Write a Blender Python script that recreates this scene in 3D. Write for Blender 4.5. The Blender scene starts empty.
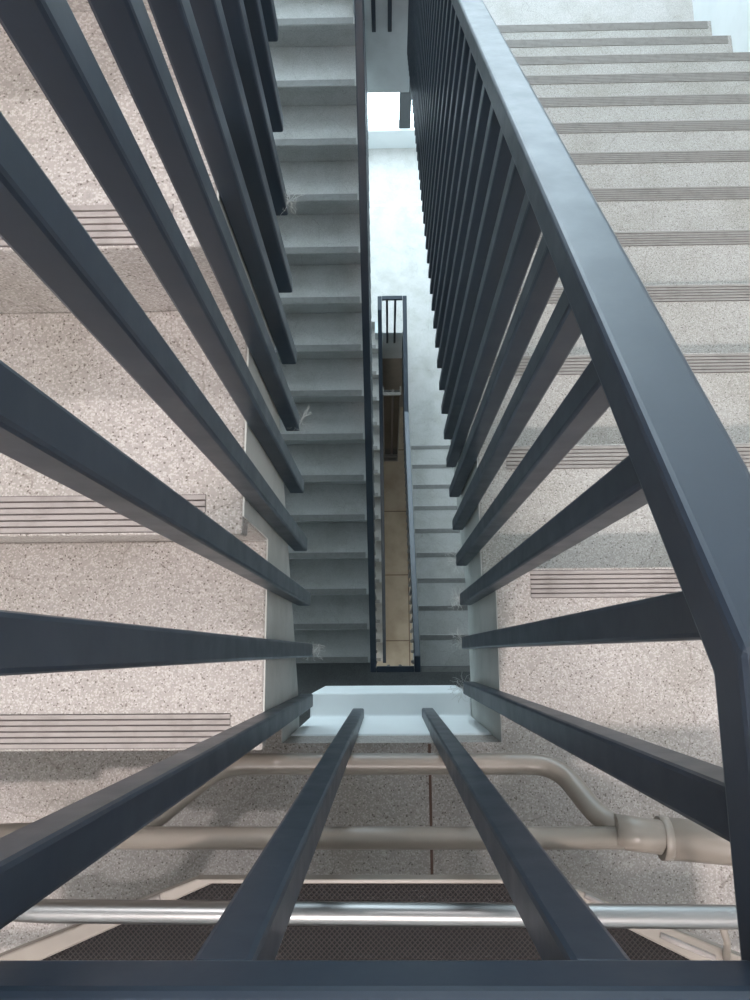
import bpy, bmesh, math, random
from mathutils import Vector, Matrix
random.seed(7)
S = bpy.context.scene
COL = S.collection

# ------------------------------------------------------------ camera
F_PX = 750.0
PITCH = math.radians(11.46)          # tilt forward from straight down
YAW = math.radians(1.05)             # slight pan to the left
HEAD = math.radians(-0.6)
cam_d = bpy.data.cameras.new('camera')
cam = bpy.data.objects.new('camera', cam_d)
COL.objects.link(cam)
cam.location = (0, 0, 1.25)
cam_d.sensor_fit = 'HORIZONTAL'
cam_d.sensor_width = 36.0
cam_d.lens = 36.0 * F_PX / 750.0
cam_d.clip_start = 0.02
cam_d.clip_end = 100
# columns: right, up, back
M = Matrix.Rotation(HEAD, 4, 'Z') @ Matrix.Rotation(PITCH, 4, 'X') @ Matrix.Rotation(YAW, 4, 'Y')
cam.rotation_euler = M.to_euler()
S.camera = cam

# ------------------------------------------------------------ world and exposure
W = bpy.data.worlds.new('sky')
S.world = W
W.use_nodes = True
bg = W.node_tree.nodes['Background']
bg.inputs['Color'].default_value = (0.72, 0.895, 1.0, 1)
bg.inputs['Strength'].default_value = 8.4
S.view_settings.view_transform = 'Standard'
S.view_settings.look = 'None'
S.view_settings.gamma = 1.0
S.view_settings.exposure = 0.0
S.view_settings.use_curve_mapping = False

# ------------------------------------------------------------ sizes
R_, G_ = 0.184, 0.269                # riser, going
XW = 1.76                            # side walls
YF = 3.76                            # far end of the well
YN = -0.142                          # near end of the well
YWIN = 6.25                          # far window wall
YB = -2.9                            # back wall
Z_L0, Z_M0 = 0.0, -13 * R_
Z_L1 = Z_M0 - 16 * R_
Z_M1 = Z_L1 - 10 * R_
Z_G = Z_M1 - 16 * R_
G_R = 0.264                          # going of the near right flight
Z_U0 = 16 * R_                       # landing above
ZC = 5.2

def area(name, loc, rot, sx, sy, power, col, portal=False):
    l = bpy.data.lights.new(name, 'AREA')
    l.shape = 'RECTANGLE'; l.size = sx; l.size_y = sy
    l.energy = power; l.color = col
    if portal: l.cycles.is_portal = True
    o = bpy.data.objects.new(name, l); COL.objects.link(o)
    o.location = loc; o.rotation_euler = rot
    return o
# daylight comes in through the far windows: a portal guides the sampling of the sky
area('window_portal', (0, YWIN + 0.2, -1.2), (math.radians(-90), 0, 0), 3.4, 12.6, 1, (1, 1, 1), portal=True)

# ------------------------------------------------------------ materials
def mat(name, base, rough=0.6, metal=0.0, spec=0.5):
    m = bpy.data.materials.new(name); m.use_nodes = True
    b = m.node_tree.nodes['Principled BSDF']
    b.inputs['Base Color'].default_value = (*base, 1)
    b.inputs['Roughness'].default_value = rough
    b.inputs['Metallic'].default_value = metal
    b.inputs['Specular IOR Level'].default_value = spec
    return m, m.node_tree, b
def N(nt, t, **kw):
    n = nt.nodes.new(t)
    for k, v in kw.items():
        if k in n.inputs: n.inputs[k].default_value = v
        else: setattr(n, k, v)
    return n
def ramp(nt, src, stops):
    r = nt.nodes.new('ShaderNodeValToRGB')
    el = r.color_ramp.elements
    while len(el) < len(stops): el.new(0.5)
    for e, (p, c) in zip(el, stops):
        e.position = p; e.color = (*c, 1) if len(c) == 3 else c
    nt.links.new(src, r.inputs[0]); return r
def mix(nt, fac, a, b, mode='MIX'):
    m = nt.nodes.new('ShaderNodeMix'); m.data_type = 'RGBA'; m.blend_type = mode
    for s, v in ((m.inputs[0], fac), (m.inputs[6], a), (m.inputs[7], b)):
        if isinstance(v, (int, float)): s.default_value = v
        elif isinstance(v, tuple): s.default_value = (*v, 1)
        else: nt.links.new(v, s)
    return m.outputs[2]
def bump(nt, b, src, strength, dist=0.002):
    n = N(nt, 'ShaderNodeBump', Strength=strength, Distance=dist)
    nt.links.new(src, n.inputs['Height']); nt.links.new(n.outputs[0], b.inputs['Normal'])

def terrazzo(name, base, chip, dark, scale=430.0):
    m, nt, b = mat(name, base, 0.55, spec=0.35)
    tc = N(nt, 'ShaderNodeTexCoord')
    v = N(nt, 'ShaderNodeTexVoronoi', Scale=scale); nt.links.new(tc.outputs['Object'], v.inputs['Vector'])
    sep = N(nt, 'ShaderNodeSeparateColor'); nt.links.new(v.outputs['Color'], sep.inputs[0])
    chips = ramp(nt, sep.outputs[0], [(0, dark), (0.035, dark), (0.07, base), (0.3, base), (0.42, tuple(b_*0.86 for b_ in base)), (0.56, base), (0.72, chip), (1, chip)])
    near = ramp(nt, v.outputs['Distance'], [(0, (1, 1, 1)), (0.5, (1, 1, 1)), (0.8, (0, 0, 0))])
    c1 = mix(nt, near.outputs[0], base, chips.outputs[0])
    n = N(nt, 'ShaderNodeTexNoise', Scale=5.0, Detail=6.0, Roughness=0.6); nt.links.new(tc.outputs['Object'], n.inputs['Vector'])
    st = ramp(nt, n.outputs[0], [(0.3, (0.83, 0.82, 0.79)), (0.55, (1, 1, 1)), (1, (1, 1, 1))])
    c2 = mix(nt, 1.0, c1, st.outputs[0], 'MULTIPLY')
    # hairline cracks with a shape of their own
    v2 = N(nt, 'ShaderNodeTexVoronoi', Scale=3.2); v2.feature = 'DISTANCE_TO_EDGE'
    nz = N(nt, 'ShaderNodeTexNoise', Scale=9.0, Detail=4.0); nt.links.new(tc.outputs['Object'], nz.inputs['Vector'])
    vv = N(nt, 'ShaderNodeMixRGB'); vv.blend_type = 'ADD'; vv.inputs[0].default_value = 0.09
    nt.links.new(tc.outputs['Object'], vv.inputs[1]); nt.links.new(nz.outputs['Color'], vv.inputs[2])
    nt.links.new(vv.outputs[0], v2.inputs['Vector'])
    cr = ramp(nt, v2.outputs['Distance'], [(0, (0.72, 0.7, 0.68)), (0.0035, (1, 1, 1))])
    c3 = mix(nt, 1.0, c2, cr.outputs[0], 'MULTIPLY')
    nt.links.new(c3, b.inputs['Base Color'])
    bump(nt, b, sep.outputs[1], 0.15, 0.0005)
    return m
T_NEAR = terrazzo('pink_grey_terrazzo', (0.33, 0.302, 0.280), (0.45, 0.418, 0.393), (0.15, 0.128, 0.112))
T_DEEP = terrazzo('grey_terrazzo', (0.44, 0.43, 0.415), (0.54, 0.53, 0.515), (0.28, 0.28, 0.28))
T_RIGHT = terrazzo('grey_beige_terrazzo', (0.345, 0.335, 0.312), (0.46, 0.45, 0.425), (0.15, 0.14, 0.125))
T_SHADED = terrazzo('shade_darkened_terrazzo', (0.13, 0.13, 0.13), (0.2, 0.2, 0.2), (0.08, 0.08, 0.08))  # shade of the landing beam above, put into the base colour
def paint(name, col, stain, rough=0.6, sc=6.0):
    m, nt, b = mat(name, col, rough)
    tc = N(nt, 'ShaderNodeTexCoord')
    n = N(nt, 'ShaderNodeTexNoise', Scale=sc, Detail=7.0, Roughness=0.65); nt.links.new(tc.outputs['Object'], n.inputs['Vector'])
    r = ramp(nt, n.outputs[0], [(0.3, stain), (0.52, col), (1, col)])
    nt.links.new(r.outputs[0], b.inputs['Base Color'])
    bump(nt, b, n.outputs[0], 0.2, 0.003)
    return m
P_FACE = paint('pale_concrete_paint', (0.50, 0.50, 0.47), (0.38, 0.39, 0.36))
P_WALL = paint('white_wall_paint', (0.76, 0.795, 0.80), (0.70, 0.735, 0.74), sc=2.0)
P_BEAM = paint('grey_beam_paint', (0.50, 0.54, 0.55), (0.42, 0.45, 0.46), sc=3.0)
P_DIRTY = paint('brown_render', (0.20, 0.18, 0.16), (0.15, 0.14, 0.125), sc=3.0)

def steel_paint(name, col, rough, worn):
    m, nt, b = mat(name, col, rough, spec=0.42)
    tc = N(nt, 'ShaderNodeTexCoord')
    n = N(nt, 'ShaderNodeTexNoise', Scale=26.0, Detail=5.0, Roughness=0.6); nt.links.new(tc.outputs['Object'], n.inputs['Vector'])
    r = ramp(nt, n.outputs[0], [(0, col), (0.62, col), (0.72, worn)])
    nt.links.new(r.outputs[0], b.inputs['Base Color'])
    rr = N(nt, 'ShaderNodeMapRange'); rr.inputs[3].default_value = rough - 0.08; rr.inputs[4].default_value = rough + 0.15
    nt.links.new(n.outputs[0], rr.inputs[0]); nt.links.new(rr.outputs[0], b.inputs['Roughness'])
    bump(nt, b, n.outputs[0], 0.12, 0.001)
    return m
P_RAIL = steel_paint('dark_blue_grey_gloss_paint', (0.018, 0.027, 0.041), 0.34, (0.022, 0.032, 0.046))
P_BEIGE = steel_paint('beige_gloss_paint', (0.21, 0.183, 0.155), 0.3, (0.20, 0.175, 0.15))
CHROME = mat('brushed_chrome', (0.25, 0.245, 0.24), 0.33, 1.0)[0]
STRIP = paint('nosing_strip_resin', (0.28, 0.25, 0.232), (0.22, 0.195, 0.18), 0.5, 30)
STRIP_D = paint('grey_nosing_resin', (0.27, 0.265, 0.255), (0.22, 0.215, 0.205), 0.5, 30)
STRIP_R = paint('grey_brown_nosing_resin', (0.25, 0.238, 0.22), (0.20, 0.19, 0.175), 0.5, 30)
GROOVE = mat('groove_dirt', (0.10, 0.085, 0.08), 0.9)[0]
WEB = mat('dusty_cobweb', (0.55, 0.55, 0.52), 0.9)[0]
FRAME = mat('dark_window_frame', (0.05, 0.055, 0.06), 0.4)[0]
RUST = mat('joint_rust', (0.10, 0.055, 0.04), 0.8)[0]
LAMP = mat('lamp_diffuser', (0.9, 0.9, 0.9), 0.5)[0]

def mesh_mat():
    m, nt, b = mat('black_perforated_mesh', (0.02, 0.018, 0.018), 0.6, spec=0.15)
    tc = N(nt, 'ShaderNodeTexCoord')
    mp = N(nt, 'ShaderNodeMapping'); mp.inputs['Rotation'].default_value = (0, 0, math.radians(45))
    mp.inputs['Scale'].default_value = (230, 230, 230)
    nt.links.new(tc.outputs['Object'], mp.inputs[0])
    sx = N(nt, 'ShaderNodeSeparateXYZ'); nt.links.new(mp.outputs[0], sx.inputs[0])
    outs = []
    for k in (0, 1):
        f = N(nt, 'ShaderNodeMath', operation='PINGPONG'); f.inputs[1].default_value = 0.5
        nt.links.new(sx.outputs[k], f.inputs[0]); outs.append(f)
    mn = N(nt, 'ShaderNodeMath', operation='MINIMUM')
    nt.links.new(outs[0].outputs[0], mn.inputs[0]); nt.links.new(outs[1].outputs[0], mn.inputs[1])
    r = ramp(nt, mn.outputs[0], [(0, (0.032, 0.026, 0.025)), (0.10, (0.024, 0.02, 0.019)), (0.2, (0.006, 0.006, 0.006))])
    nt.links.new(r.outputs[0], b.inputs['Base Color'])
    inv = N(nt, 'ShaderNodeMath', operation='SUBTRACT'); inv.inputs[0].default_value = 0.5
    nt.links.new(mn.outputs[0], inv.inputs[1])
    bump(nt, b, inv.outputs[0], 0.7, 0.002)
    return m
MESH = mesh_mat()

def tile_mat():
    m, nt, b = mat('beige_floor_tile', (0.5, 0.44, 0.35), 0.35)
    tc = N(nt, 'ShaderNodeTexCoord')
    mp = N(nt, 'ShaderNodeMapping'); nt.links.new(tc.outputs['Object'], mp.inputs[0])
    mp.inputs['Location'].default_value = (0.29, -0.165, 0)
    br = N(nt, 'ShaderNodeTexBrick', Scale=1.0); br.offset = 0.0
    br.inputs['Brick Width'].default_value = 0.6; br.inputs['Row Height'].default_value = 0.98
    br.inputs['Mortar Size'].default_value = 0.008
    br.inputs['Color1'].default_value = (0.46, 0.41, 0.33, 1); br.inputs['Color2'].default_value = (0.38, 0.33, 0.27, 1)
    br.inputs['Mortar'].default_value = (0.16, 0.12, 0.09, 1)
    nt.links.new(mp.outputs[0], br.inputs['Vector'])
    n = N(nt, 'ShaderNodeTexNoise', Scale=4.0, Detail=6.0); nt.links.new(tc.outputs['Object'], n.inputs['Vector'])
    st = ramp(nt, n.outputs[0], [(0.3, (0.75, 0.72, 0.68)), (0.6, (1, 1, 1))])
    nt.links.new(mix(nt, 1.0, br.outputs[0], st.outputs[0], 'MULTIPLY'), b.inputs['Base Color'])
    return m
TILE = tile_mat()
GLASS_D = mat('dark_door_glass', (0.012, 0.010, 0.008), 0.15, spec=0.6)[0]
GLASS = mat('window_glass', (1, 1, 1), 0.02)[0]
_b = GLASS.node_tree.nodes['Principled BSDF']
_b.inputs['Transmission Weight'].default_value = 0.0
_b.inputs['Alpha'].default_value = 0.08

# ------------------------------------------------------------ builders
def bx(bm, x0, x1, y0, y1, z0, z1, mi=0):
    v = [bm.verts.new(p) for p in ((x0,y0,z0),(x1,y0,z0),(x1,y1,z0),(x0,y1,z0),(x0,y0,z1),(x1,y0,z1),(x1,y1,z1),(x0,y1,z1))]
    for f in ((0,3,2,1),(4,5,6,7),(0,1,5,4),(1,2,6,5),(2,3,7,6),(3,0,4,7)):
        bm.faces.new([v[i] for i in f]).material_index = mi
def prism_x(bm, pts, x0, x1, mi=0):
    """polygon in (y, z) run along x"""
    a = [bm.verts.new((x0, y, z)) for y, z in pts]; c = [bm.verts.new((x1, y, z)) for y, z in pts]
    n = len(pts)
    fs = [bm.faces.new(a), bm.faces.new(c[::-1])]
    for i in range(n):
        fs.append(bm.faces.new((a[i], c[i], c[(i+1) % n], a[(i+1) % n])))
    for f in fs: f.material_index = mi
def prism_z(bm, pts, z0, z1, mi=0):
    a = [bm.verts.new((x, y, z0)) for x, y in pts]; c = [bm.verts.new((x, y, z1)) for x, y in pts]
    n = len(pts)
    bm.faces.new(a[::-1]); bm.faces.new(c)
    for i in range(n): bm.faces.new((a[i], a[(i+1) % n], c[(i+1) % n], c[i]))
def obj(name, bm, mats, parent=None, bevel=0.0, seg=2, origin=None, smooth=False):
    bmesh.ops.recalc_face_normals(bm, faces=bm.faces)
    if origin is None and parent is not None: origin = parent.location
    if origin is not None: bmesh.ops.translate(bm, verts=bm.verts, vec=-Vector(origin))
    me = bpy.data.meshes.new(name); bm.to_mesh(me); bm.free()
    for m in (mats if isinstance(mats, (list, tuple)) else [mats]): me.materials.append(m)
    o = bpy.data.objects.new(name, me); COL.objects.link(o)
    if parent is not None:
        o.parent = parent
        g = parent.parent
        if g is not None: pass
    elif origin is not None: o.location = origin
    if bevel:
        md = o.modifiers.new('bevel', 'BEVEL'); md.width = bevel; md.segments = seg; md.limit_method = 'ANGLE'
        md.harden_normals = False
    if smooth:
        for p in me.polygons: p.use_smooth = True
    return o
def thing(name, label, cat, loc, group=None):
    o = bpy.data.objects.new(name, None); COL.objects.link(o)
    o.location = loc; o.empty_display_size = 0.1
    o['label'] = label; o['category'] = cat
    if group: o['group'] = group
    return o
def struct(name, bm, m, bevel=0.0):
    o = obj(name, bm, m, bevel=bevel); o['kind'] = 'structure'; return o
def B(): return bmesh.new()

# ------------------------------------------------------------ the shell
bm = B(); bx(bm, -XW-0.15, -XW, YB, YWIN, Z_G-0.2, ZC); struct('wall_left', bm, P_WALL)
bm = B(); bx(bm, XW, XW+0.15, YB, YWIN, Z_G-0.2, ZC); struct('wall_right', bm, P_WALL)
bm = B(); bx(bm, -XW-0.15, XW+0.15, YB-0.15, YB, Z_G-0.2, ZC); struct('wall_back', bm, P_WALL)
bm = B(); bx(bm, -XW-0.15, XW+0.15, YB-0.15, YWIN+0.15, ZC, ZC+0.15); struct('ceiling', bm, P_WALL)
# far wall: solid bands at the slabs, glazed openings between them
bm = B()
openings = [(Z_G+0.9, Z_M1-0.8), (Z_M1+0.33, Z_M0-0.80), (Z_M0+0.33, Z_U0-0.5)]
zz = Z_G-0.2
for a, b2 in openings:
    bx(bm, -XW-0.15, XW+0.15, YWIN, YWIN+0.15, zz, a); zz = b2
bx(bm, -XW-0.15, XW+0.15, YWIN, YWIN+0.15, zz, ZC)
struct('wall_far', bm, P_WALL)
for k, (a, b2) in enumerate(openings):
    bm = B()
    for x in (-XW, -0.78, 0.19, 1.0, XW-0.05):
        bx(bm, x, min(XW, x+(0.14 if 0 < x < 0.5 else 0.06)), YWIN+0.03, YWIN+0.09, a, b2)
    for z in (b2-0.05,): bx(bm, -XW, XW, YWIN+0.035, YWIN+0.085, z, z+0.05)
    w = struct('window_%d' % (k+1), bm, FRAME)
    bm = B(); bx(bm, -XW, XW, YWIN+0.055, YWIN+0.061, a, b2)
    obj('pane', bm, GLASS, w)

XL, XR = -0.172, 0.178               # faces of the well
def landing(k, z, y_left, y_gap, y_right, near, m, xl=XL, xr=XR, th=0.22):
    bm = B()
    e = 0.0015
    a = (YB, YB, YB) if near else (YWIN, YWIN, YWIN)
    for x0, x1, y in ((-XW, xl-e, y_left), (xl-e, xr+e, y_gap), (xr+e, XW, y_right)):
        bx(bm, x0, x1, min(y, a[0]), max(y, a[0]), z-th, z)
    bmesh.ops.remove_doubles(bm, verts=bm.verts, dist=1e-5)
    return struct('floor_%d' % k, bm, m)

# gap offsets of the deeper well
D1 = 0.045
XL1, XR1 = XL + D1, XR + D1
D2 = 0.10
XL2 = XL + D2                        # the deepest flight stands a little further in
Y_R0, Y_L0 = 0.1345, -0.130
Y_DR, Y_DL, Y_EL = -0.120, -0.086, -0.132
landing(1, Z_L0, Y_L0+0.02, YN, Y_R0, True, T_NEAR)
landing(2, Z_M0, Y_DL+15*G_, YF, Y_R0+12*G_R-0.02, False, T_DEEP)
landing(3, Z_L1, Y_DL+0.02, YN, Y_DR, True, T_SHADED, XL1, XR1)
landing(4, Z_M1, Y_EL+15*G_, YF, Y_DR+9*G_-0.02, False, T_DEEP, XL2, XR1)
bm = B(); bx(bm, -XW, XW, YB, YWIN, Z_G-0.2, Z_G); struct('floor', bm, TILE)

# edge beams of the landings facing the well
def beam(k, z, y0, y1, depth, m, xl, xr):
    bm = B(); bx(bm, xl, xr, y0, y1, z-depth, z-0.001); return struct('trim_%d' % k, bm, m, 0.004)
bm = B()
prism_x(bm, [(YN+0.004, -0.105), (YN+0.006, -0.43), (YN+0.055, -0.445), (YN+0.055, -0.80), (YN-0.2, -0.80), (YN-0.2, -0.105)], XL, XR)
struct('trim_1', bm, P_WALL, 0.004)
beam(2, Z_M0, YF-0.006, YF+0.2, 0.84, P_BEAM, XL, XR)
beam(3, Z_L1, YN-0.2, YN+0.006, 0.5, P_FACE, XL1, XR1)
beam(4, Z_M1, YF-0.006, YF+0.2, 0.80, P_BEAM, XL1, XR1)
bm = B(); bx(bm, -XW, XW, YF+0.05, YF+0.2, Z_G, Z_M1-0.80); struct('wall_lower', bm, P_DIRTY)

# ------------------------------------------------------------ stair flights
def strip_mesh(x0, x1, ye, z, s):
    """grooved nosing strip; ye = nose edge, s = +1 when the tread runs to +y from its nose"""
    bm = B()
    n, w = 6, 0.046
    p = w / n
    y = ye + s*0.003
    bx(bm, x0, x1, min(y, y+s*w), max(y, y+s*w), z-0.004, z+0.0006, 1)
    for i in range(n):
        a = y + s*(i*p + 0.0011); c = y + s*((i+1)*p - 0.0011)
        bx(bm, x0, x1, min(a, c), max(a, c), z, z+0.0026, 0)
    return bm
def flight(label, x0, x1, y0, z0, n, up, m, ms, inner, xf, depth=0.43, group=None, G_=G_):
    """up: noses at y0+i*G_, tops z0+(i+1)*R_;  down: noses at y0+i*G_, tops z0-i*R_"""
    t = thing('stair_flight', label, 'stairs', ((x0+x1)/2, y0, z0), group)
    if up:   # i = 0..n-2 free steps, i = n-1 is the landing edge
        for i in range(n-1):
            yn, zt = y0+i*G_, z0+(i+1)*R_
            ov = 0.02
            pts = [(yn, zt), (yn+0.001, zt-0.034), (yn+ov, zt-0.038), (yn+ov, zt-R_), (yn+ov, zt-R_-(0.12 if i else 0)), (yn+ov+G_, zt-0.12), (yn+ov+G_, zt)]
            if i == 0: pts = [(yn, zt), (yn+0.001, zt-0.034), (yn+ov, zt-0.038), (yn+ov, zt-R_), (yn+ov+G_, zt-0.12), (yn+ov+G_, zt)]
            bm = B(); prism_x(bm, pts, x0, x1)
            st = obj('step', bm, m, t, bevel=0.003)
            a, c = (x0+0.02, x1-0.045) if inner == 'right' else (x0+0.055, x1-0.02)
            sb = strip_mesh(a, c, yn, zt, 1)
            obj('nosing_strip', sb, [ms, GROOVE], st, origin=t.location)
        sl = R_/G_
        zb = lambda y: z0 + R_ - depth + sl*(y-y0) if y > y0 else z0 + R_ - depth
        cols = [(YN-0.1, y0+0.022, z0-0.001, zb(YN-0.1), zb(y0+0.022))]
        for i in range(n-1):
            ya = y0+i*G_+0.022
            cols.append((ya, ya+G_, z0+(i+1)*R_-0.0015, zb(ya), zb(ya+G_)))
    else:    # noses i = 0..n-1; tread i (1..n-1) spans from nose i-1 back to nose i
        for i in range(1, n):
            yn, zt = y0+i*G_, z0-i*R_
            ov = 0.02
            ya = yn-G_-ov
            pts = [(yn, zt), (yn-0.001, zt-0.034), (yn-ov, zt-0.038), (yn-ov, zt-R_-0.10), (ya, zt-0.12), (ya, zt)]
            bm = B(); prism_x(bm, pts, x0, x1)
            st = obj('step', bm, m, t, bevel=0.003)
            a, c = (x0+0.02, x1-0.045) if inner == 'right' else (x0+0.055, x1-0.02)
            sb = strip_mesh(a, c, yn, zt, -1)
            obj('nosing_strip', sb, [ms, GROOVE], st, origin=t.location)
        sl = R_/G_
        zb = lambda y: z0 - depth - sl*max(0, y-y0+0.05)
        cols = [(YN-0.1, y0-0.02, z0-0.001, zb(YN-0.1), zb(y0-0.02))]
        for i in range(1, n):
            yb2 = y0+i*G_-0.022
            cols.append((yb2-G_, yb2, z0-i*R_-0.0015, zb(yb2-G_), zb(yb2)))
    bm = B()
    for ya, yb2, zt, za, zb2 in cols:
        prism_x(bm, [(ya, zt), (yb2, zt), (yb2, zb2), (ya, za)], min(xf), max(xf))
    obj('stringer', bm, P_FACE, t)
    return t
def edge_strip(x0, x1, ye, z, s, ms):
    bm = strip_mesh(x0, x1, ye, z, s)
    return bm

flight('pale terrazzo stair flight descending on the right behind the long sloping handrail', XR+0.0015, XW-0.001, Y_R0, Z_L0, 13, False, T_RIGHT, STRIP_R, 'left', (XR, XR+0.03), G_=G_R)
flight('pinkish terrazzo stair flight climbing on the left behind the near balusters', -XW+0.001, XL-0.0015, Y_L0, Z_L0, 16, True, T_NEAR, STRIP, 'right', (XL-0.03, XL))
flight('grey stair flight one storey down seen left of the well', -XW+0.001, XL1-0.0015, Y_DL, Z_L1, 16, True, T_DEEP, STRIP_D, 'right', (XL1-0.03, XL1))
flight('blue-grey stair flight one storey down descending right of the well', XR1+0.0015, XW-0.001, Y_DR, Z_L1, 10, False, T_DEEP, STRIP_D, 'left', (XR1, XR1+0.03))
flight('deepest narrow-looking stair flight rising from the tiled ground floor', -XW+0.001, XL2-0.0015, Y_EL, Z_G, 16, True, T_DEEP, STRIP_D, 'right', (XL2-0.03, XL2))
# nosing strips let into the landing edges
def landing_strip(label, x0, x1, ye, z, s, ms):
    o = obj('nosing_strip', strip_mesh(x0, x1, ye, z, s), [ms, GROOVE], origin=((x0+x1)/2, ye, z))
    o['label'] = label; o['category'] = 'stair nosing'
landing_strip('grooved nosing strip on the edge of the near landing, right side, topmost step', XR+0.058, XW-0.02, Y_R0, Z_L0, -1, STRIP)
landing_strip('grooved nosing strip where the grey left flight meets the upper half landing', -XW+0.02, XL-0.05, Y_DL+15*G_, Z_M0, 1, STRIP_D)
landing_strip('grooved strip at the top of the lower right flight one storey down', XR1+0.058, XW-0.02, Y_DR, Z_L1, -1, STRIP_D)
landing_strip('grooved strip where the deepest flight meets the bright lower half landing', -XW+0.02, XL1-0.05, Y_EL+15*G_, Z_M1, 1, STRIP_D)

# ------------------------------------------------------------ railings
RW, RT = 0.045, 0.032                # rail width, thickness
BW = 0.0125                          # half baluster
def rail_path(bm, x, pts, w=RW, t=RT):
    """box rail in a plane x = const along (y, ztop) points"""
    top = [(y, z) for y, z in pts]
    bot = []
    for i, (y, z) in enumerate(pts):
        k = []
        if i > 0: k.append(math.atan2(z-pts[i-1][1], y-pts[i-1][0]))
        if i < len(pts)-1: k.append(math.atan2(pts[i+1][1]-z, pts[i+1][0]-y))
        a = sum(k)/len(k)
        tt = t if i in (0, len(pts)-1) and abs(a) < 1e-3 else t/max(0.5, math.cos(abs(k[0]-k[-1])/2))
        bot.append((y + math.sin(a)*tt if 0 < i < len(pts)-1 else y, z - (math.cos(a)*tt if 0 < i < len(pts)-1 else t/math.cos(a))))
    prism_x(bm, top + bot[::-1], x-w/2, x+w/2)
def baluster(t, x, y, z0, z1, cut=0.0):
    bm = B()
    pts = [(y-BW, z0), (y+BW, z0), (y+BW, z1+cut*BW), (y-BW, z1-cut*BW)]
    prism_x(bm, pts, x-BW, x+BW)
    return obj('baluster', bm, P_RAIL, t, bevel=0.003, seg=2)

def cross_rail(label, xc, y, zf, xs, hb, xa, xb, s, rh=0.945, off=0.0):
    """short railing across the end of the well; s=+1 the rail hangs towards +y of the face"""
    t = thing('landing_railing', label, 'railing', (xc, y, zf))
    bm = B(); bx(bm, xa, xb, y-RW/2+off, y+RW/2+off, zf+rh-RT, zf+rh)
    obj('top_rail', bm, P_RAIL, t, bevel=0.005, seg=3)
    for x in xs: baluster(t, x, y+0, zf-hb, zf+rh-RT+0.004)
    return t
SL = R_/G_
def flight_rail(label, x, ystart, yend, y0, z0, n, up, hb0, ypts, pitch, ylast):
    t = thing('flight_railing', label, 'railing', (x, y0, z0))
    bm = B(); rail_path(bm, x, ypts); obj('top_rail', bm, P_RAIL, t, bevel=0.005, seg=3)
    def ztop(y):
        for (ya, za), (yb, zb) in zip(ypts, ypts[1:]):
            if ya <= y <= yb: return za + (zb-za)*(y-ya)/(yb-ya), (zb-za)/(yb-ya)
        return (ypts[0][1], 0) if y < ypts[0][0] else (ypts[-1][1], 0)
    y = ystart
    while y <= ylast + 1e-6:
        zt, sl = ztop(y)
        zb = hb0(y)
        baluster(t, x, y, zb, zt - RT*(1.15 if abs(sl) > .1 else 1.0) + 0.006, sl)
        y += pitch
    return t

RH = 0.945
XBL, XBR = XL+BW+0.0005, XR-BW-0.0005
# near landing, across the well
cross_rail('dark blue-grey landing railing across the bottom of the picture', 0, YN-0.001+BW, 0, [-0.067, 0.082], 0.42, -0.215, 0.1420, 1, 0.957, -0.0092)
# right flight, descending
yb = 0.0
yend = YF-0.02
flight_rail('long dark sloping railing descending on the right, nearest to the camera', XBR-0.003, -0.072, YF, Y_R0, Z_L0, 13, False,
            lambda y: -0.32 - SL*max(0, y-0.08), [(YN-0.012, RH), (yb, RH), (3.28, RH-0.735*3.28), (YF-0.0, RH-0.735*3.28)], G_/3, 3.66)
# left flight, climbing
flight_rail('dark railing climbing on the left, its balusters fanning across the left edge', XBL, -0.090, YF, Y_L0, Z_L0, 16, True,
            lambda y: -0.24 + SL*max(0, y-0.0), [(YN-0.012, RH+0.115), (-0.13, RH+0.12), (4.0, RH+0.12 + SL*4.13)], 0.0945, 3.9)
# half landing closure
cross_rail('railing closing the far end of the well on the upper half landing', 0, YF-0.0065-BW, Z_M0, [-0.052, 0.045], 0.30, XBL+D1+0.0226, 0.138, -1)
# one storey down
yl1 = [(YN-0.0035, Z_L1+RH), (-0.05, Z_L1+RH), (3.62, Z_M0+RH), (YF-0.0, Z_M0+RH)]
flight_rail('blue-grey railing beside the grey left flight one storey down', XBL+D1, -0.085, YF, Y_DL, Z_L1, 16, True,
            lambda y: Z_L1-0.24+SL*max(0, y), yl1, G_/3, 3.66)
cross_rail('short blue-grey railing across the well one storey down', D1, YN+0.0065+BW, Z_L1, [D1-0.048, D1+0.055], 0.30, D1-0.135, D1+0.140, 1)
ym1 = [(YN-0.0035, Z_L1+RH), (-0.03, Z_L1+RH), (2.45, Z_L1+RH-0.74*2.48), (YF-0.0, Z_L1+RH-0.74*2.48)]
flight_rail('pale-lit blue railing beside the right flight one storey down', XBR+D1, -0.085, YF, Y_DR, Z_L1, 10, False,
            lambda y: Z_L1-0.30-SL*min(2.5, max(0, y)), ym1, G_/3, 3.66)
cross_rail('small railing with two balusters at the far end of the lower half landing', D1, YF-0.0065-BW, Z_M1, [D1-0.025, D1+0.065], 0.25, D2-0.135, D1+0.140, -1)
flight_rail('dark thin railing beside the deepest flight above the tiled floor', XBL+D2, -0.085, YF, Y_EL, Z_G, 16, True,
            lambda y: Z_G+0.003 if y < 0.3 else Z_G-0.20+SL*max(0, y), [(YN-0.0035, Z_G+RH), (-0.05, Z_G+RH), (3.60, Z_M1+RH), (YF-0.0, Z_M1+RH)], G_/3, 3.66)

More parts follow.
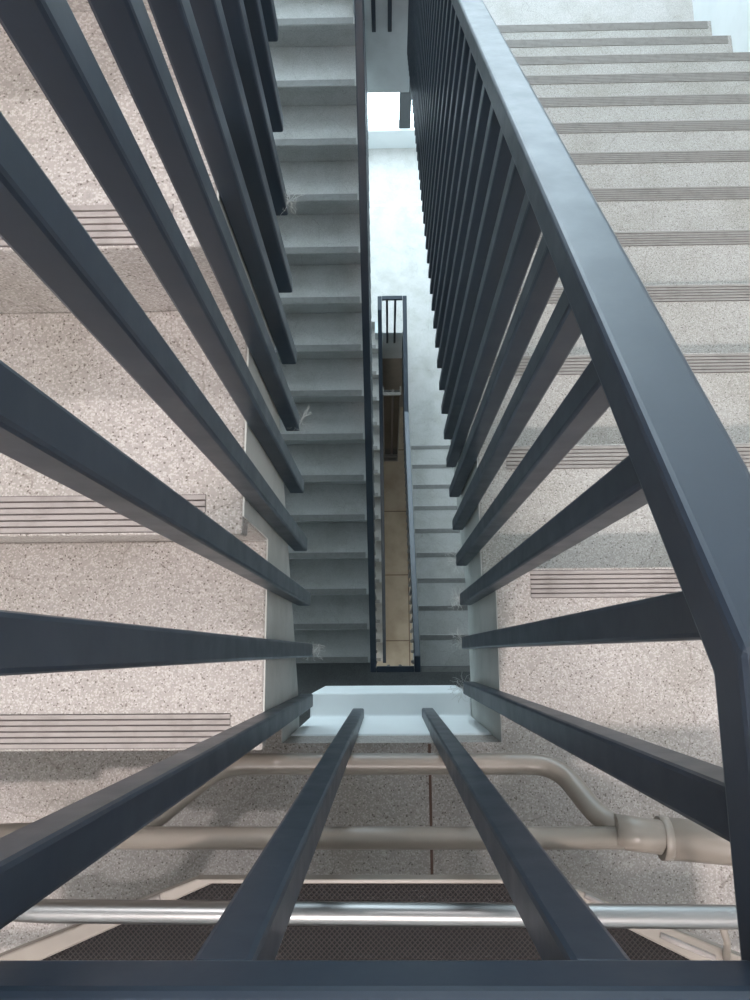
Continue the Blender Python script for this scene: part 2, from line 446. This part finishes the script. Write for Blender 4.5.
# ------------------------------------------------------------ lift door at the bottom of the well
t = thing('lift_door', 'dark two-leaf metal door with a pale sill at the bottom of the well', 'door', (D1, 3.05, Z_G))
dl, dr = D2-0.142, D1+0.130
DT = Z_M1 - 0.06
bm = B(); bx(bm, dl, dl+0.012, 2.98, 3.1, Z_G, DT); bx(bm, dr-0.012, dr, 2.98, 3.1, Z_G, DT); bx(bm, dl, dr, 2.98, 3.02, DT, DT+0.03)
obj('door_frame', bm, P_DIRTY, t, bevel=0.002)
for a, c in ((dl+0.012, D1+0.020), (D1+0.048, dr-0.012)):
    bm = B(); bx(bm, a, c, 3.02, 3.05, Z_G+0.06, DT); obj('door_leaf', bm, GLASS_D, t, bevel=0.003)
bm = B(); bx(bm, D1+0.020, D1+0.048, 3.03, 3.06, Z_G+0.06, DT); obj('door_seal', bm, GROOVE, t)
bm = B(); bx(bm, dl, dr, 2.92, 2.98, Z_G, Z_G+0.03); bx(bm, dl+0.012, dr-0.012, 2.98, 3.06, Z_G, Z_G+0.06); obj('sill', bm, CHROME, t, bevel=0.003)

# ------------------------------------------------------------ tubes
def tube(bm, pts, r, seg=20, fillet=0.0, caps=True):
    P = [Vector(p) for p in pts]
    if fillet:
        Q = [P[0]]
        for a, b_, c in zip(P, P[1:], P[2:]):
            d1 = (a-b_).normalized(); d2 = (c-b_).normalized()
            f = min(fillet, (a-b_).length*0.45, (c-b_).length*0.45)
            s, e = b_+d1*f, b_+d2*f
            for i in range(9):
                u = i/8; Q.append(s*(1-u)**2 + b_*2*u*(1-u) + e*u*u)
        Q.append(P[-1]); P = Q
    rings = []
    up = Vector((0, 0, 1))
    prev = None
    for i, p in enumerate(P):
        d = (P[min(i+1, len(P)-1)] - P[max(i-1, 0)]).normalized()
        ref = up if abs(d.z) < 0.95 else Vector((0, 1, 0))
        if prev is not None: ref = prev
        u = (ref - d*ref.dot(d)).normalized(); v = d.cross(u); prev = u
        rings.append([bm.verts.new(p + (u*math.cos(2*math.pi*k/seg) + v*math.sin(2*math.pi*k/seg))*r) for k in range(seg)])
    for a, b_ in zip(rings, rings[1:]):
        for k in range(seg): bm.faces.new((a[k], a[(k+1) % seg], b_[(k+1) % seg], b_[k])).smooth = True
    if caps: bm.faces.new(rings[0][::-1]); bm.faces.new(rings[-1])

def at(px, py, z):
    """point of the place at height z seen at a measured direction"""
    d = M.to_3x3() @ Vector(((px-375)/F_PX, (500-py)/F_PX, -1))
    k = (z-1.25)/d.z
    return Vector((d.x*k, d.y*k, z))
# beige tubular bench with a dark mesh seat standing on the landing against the railing
zA, zB, zS, zD = 0.10, 0.19, 0.29, 0.36
t = thing('metal_bench', 'beige tubular metal bench with dark mesh seat standing behind the landing railing', 'bench', (0, -0.45, 0))
bm = B()
pa = [at(20, 842, zB), at(150, 800, zA), at(232, 764, zA), at(545, 764, zA), at(606, 822, zB-0.005), at(672, 840, zB)]
pa = [at(-10, 842, zB), at(130, 838, zB), at(222, 764, zA), at(556, 764, zA), at(606, 826, zB), at(668, 836, zB)]
tube(bm, pa, 0.0150, fillet=0.04); obj('front_bow', bm, P_BEIGE, t)
bm = B(); tube(bm, [at(40, 838, zB+0.012), at(664, 838, zB+0.012)], 0.0140); obj('cross_tube', bm, P_BEIGE, t)
for s, (a, b_) in enumerate(((at(-160, 850, zB), at(46, 843, zB)), (at(664, 838, zB), at(860, 856, zB)))):
    bm = B(); tube(bm, [a, b_], 0.0260); obj('end_tube', bm, P_BEIGE, t)
    e = b_ if s == 0 else a
    bm = B(); tube(bm, [e+Vector((-0.006, 0, 0)), e+Vector((0.006, 0, 0))], 0.0272); obj('collar', bm, P_BEIGE, t)
bm = B(); tube(bm, [at(614, 831, zB+0.008), at(660, 837, zB+0.008)], 0.0215); obj('sleeve', bm, P_BEIGE, t)
# end tubes run down to feet
for sx, e in ((-1, at(-160, 850, zB)), (1, at(860, 856, zB))):
    for yy in (e.y, -0.80):
        bm = B(); tube(bm, [(e.x, yy, 0.012), (e.x, yy, zB)], 0.016); lg = obj('leg', bm, P_BEIGE, t)
        bm = B(); tube(bm, [(e.x, yy, 0.0), (e.x, yy, 0.03)], 0.021); obj('rubber_foot', bm, FRAME, lg, origin=t.location)
    bm = B(); tube(bm, [(e.x, e.y, zB), (e.x, -0.80, zB)], 0.0225); obj('side_tube', bm, P_BEIGE, t)
bm = B(); tube(bm, [at(-60, 905, zD), at(45, 911, zD), at(735, 917, zD), at(830, 919, zD)], 0.0118); obj('chrome_bar', bm, CHROME, t)['label'] = 'bright chrome bar'
# seat panel and its rim
f0, f1 = at(196, 879, zS), at(552, 879, zS)
s0, s1 = at(-30, 968, zS), at(770, 968, zS)
yb_ = -0.80
outer = [(f0.x, f0.y), (f1.x, f1.y), (s1.x, s1.y), (s1.x, yb_), (s0.x, yb_), (s0.x, s0.y)]
g0, g1 = at(212, 884, zS), at(536, 884, zS)
h0, h1 = at(-2, 980, zS), at(740, 985, zS)
inner = [(g0.x, g0.y), (g1.x, g1.y), (h1.x, h1.y), (h1.x, yb_+0.02), (h0.x, yb_+0.02), (h0.x, h0.y)]
bm = B()
rings = []
for pts, z in ((outer, zS-0.02), (outer, zS), (inner, zS), (inner, zS-0.02)):
    rings.append([bm.verts.new((x, y, z)) for x, y in pts])
for a, b_ in zip(rings, rings[1:]+rings[:1]):
    for i in range(6): bm.faces.new((a[i], a[(i+1) % 6], b_[(i+1) % 6], b_[i]))
obj('seat_rim', bm, P_BEIGE, t, bevel=0.003)
bm = B(); prism_z(bm, inner, zS-0.016, zS-0.012); obj('mesh_seat', bm, MESH, t)['label'] = 'black perforated mesh panel'
# pressed slots along the slanting rim
for (p0, p1) in ((at(112, 915, zS), at(160, 897, zS)), (at(585, 895, zS), at(640, 925, zS)), (at(660, 935, zS), at(715, 958, zS))):
    bm = B(); tube(bm, [p0+Vector((0, 0, -0.0005)), p1+Vector((0, 0, -0.0005))], 0.0035, 10); obj('rim_slot', bm, STRIP, t)
for yy in (-0.52, -0.74):
    bm = B(); tube(bm, [(at(-160, 850, zB).x, yy, zS-0.034), (at(860, 856, zB).x, yy, zS-0.034)], 0.012); obj('cross_brace', bm, P_BEIGE, t)
    for xx in (at(-160, 850, zB).x, at(860, 856, zB).x):
        bm = B(); tube(bm, [(xx, yy, zB), (xx, yy, zS-0.03)], 0.012); obj('brace_post', bm, P_BEIGE, t)
# legs join the rim
for x, y in ((s0.x+0.012, s0.y-0.02), (s1.x-0.012, s1.y-0.02)):
    bm = B(); tube(bm, [(x, y, zB), (x, y, zD)], 0.009); obj('bracket', bm, P_BEIGE, t)
bm = B(); a = at(722, 925, zD); tube(bm, [a, a+Vector((0.02, -0.03, -0.04)), a+Vector((0.03, -0.06, -0.07))], 0.004); obj('strap', bm, P_BEIGE, t)

# rusty joint in the landing floor
a, b_ = at(430, 775, 0), at(432, 875, 0)
bm = B(); bx(bm, a.x-0.0022, a.x+0.0022, -0.6, YN-0.002, -0.001, 0.0008)
o = struct('trim_5', bm, RUST)

# ------------------------------------------------------------ cobwebs on the baluster ends
def cobweb(label, p, n, r):
    bm = B()
    rnd = random.Random(int(abs(p[1])*1000)+n)
    for _ in range(n):
        q = Vector(p); pts = [q.copy()]
        d = Vector((rnd.uniform(-1, 1), rnd.uniform(-1, 1), rnd.uniform(-0.6, 0.8)))
        for k in range(5):
            d = (d + Vector((rnd.uniform(-1, 1), rnd.uniform(-1, 1), rnd.uniform(-1, 1)))*0.9).normalized()
            q = q + d*r/3.2; pts.append(q.copy())
        tube(bm, pts, 0.00028, 4, caps=False)
    o = obj('cobweb', bm, WEB, origin=p); o['label'] = label; o['category'] = 'cobweb'; o['group'] = 'cobwebs on the baluster ends'
yy = -0.072
def rb(i): 
    y = yy + i*G_/3
    return (XBR-BW-0.004, y, -0.32 - SL*max(0, y-0.08)+0.012)
for i, lab in ((0, 'wispy grey cobweb on the lowest near right baluster end'), (1, 'grey cobweb on the end of the second right baluster up'),
               (2, 'dusty cobweb tuft on the third right baluster end'), (3, 'dusty cobweb tuft on the fourth right baluster end')):
    cobweb(lab, rb(i), 34, 0.022)
for i, lab in ((8, 'pale cobweb strands hanging off a baluster at the top left'), (1, 'fine cobweb on the level left baluster end'), (5, 'thin cobweb caught on a left baluster halfway up')):
    y = -0.090 + i*0.0945
    cobweb(lab, (XBL+BW+0.004, y, -0.24+SL*max(0, y)+0.02), 22, 0.02)

# ------------------------------------------------------------ ceiling lamps
def lamp(label, x, y, z, power, sx, sy, col):
    t = thing('ceiling_light', label, 'lamp', (x, y, z))
    bm = B(); bx(bm, x-sx/2-0.04, x+sx/2+0.04, y-sy/2-0.04, y+sy/2+0.04, z-0.06, z-0.001); obj('housing', bm, P_WALL, t, bevel=0.01)
    area('lamp_light', (x, y, z-0.065), (0, 0, 0), sx, sy, power, col)
lamp('ceiling lamp above the near landing behind the camera', -0.2, -2.3, ZC, 215, 0.5, 0.25, (1.0, 0.885, 0.865))
lamp('ceiling lamp above the middle of the climbing left flight', -0.7, 2.9, ZC, 125, 0.5, 0.25, (1.0, 0.95, 0.97))
lamp('ceiling lamp under the upper half landing', -1.0, 5.0, Z_M0-0.22, 45, 0.18, 0.18, (0.85, 0.95, 1.0))
lamp('unseen lamp added to brighten the tiled ground floor', 0.9, -1.9, Z_L1-0.22, 62, 0.4, 0.4, (1.0, 0.95, 0.86))  # added under the slab out of view to brighten the tiles

bm = B(); bx(bm, XL1-0.3, XW, 5.44, 5.47, Z_M1-0.001, Z_M1+0.0008); struct('trim_6', bm, P_BEAM)
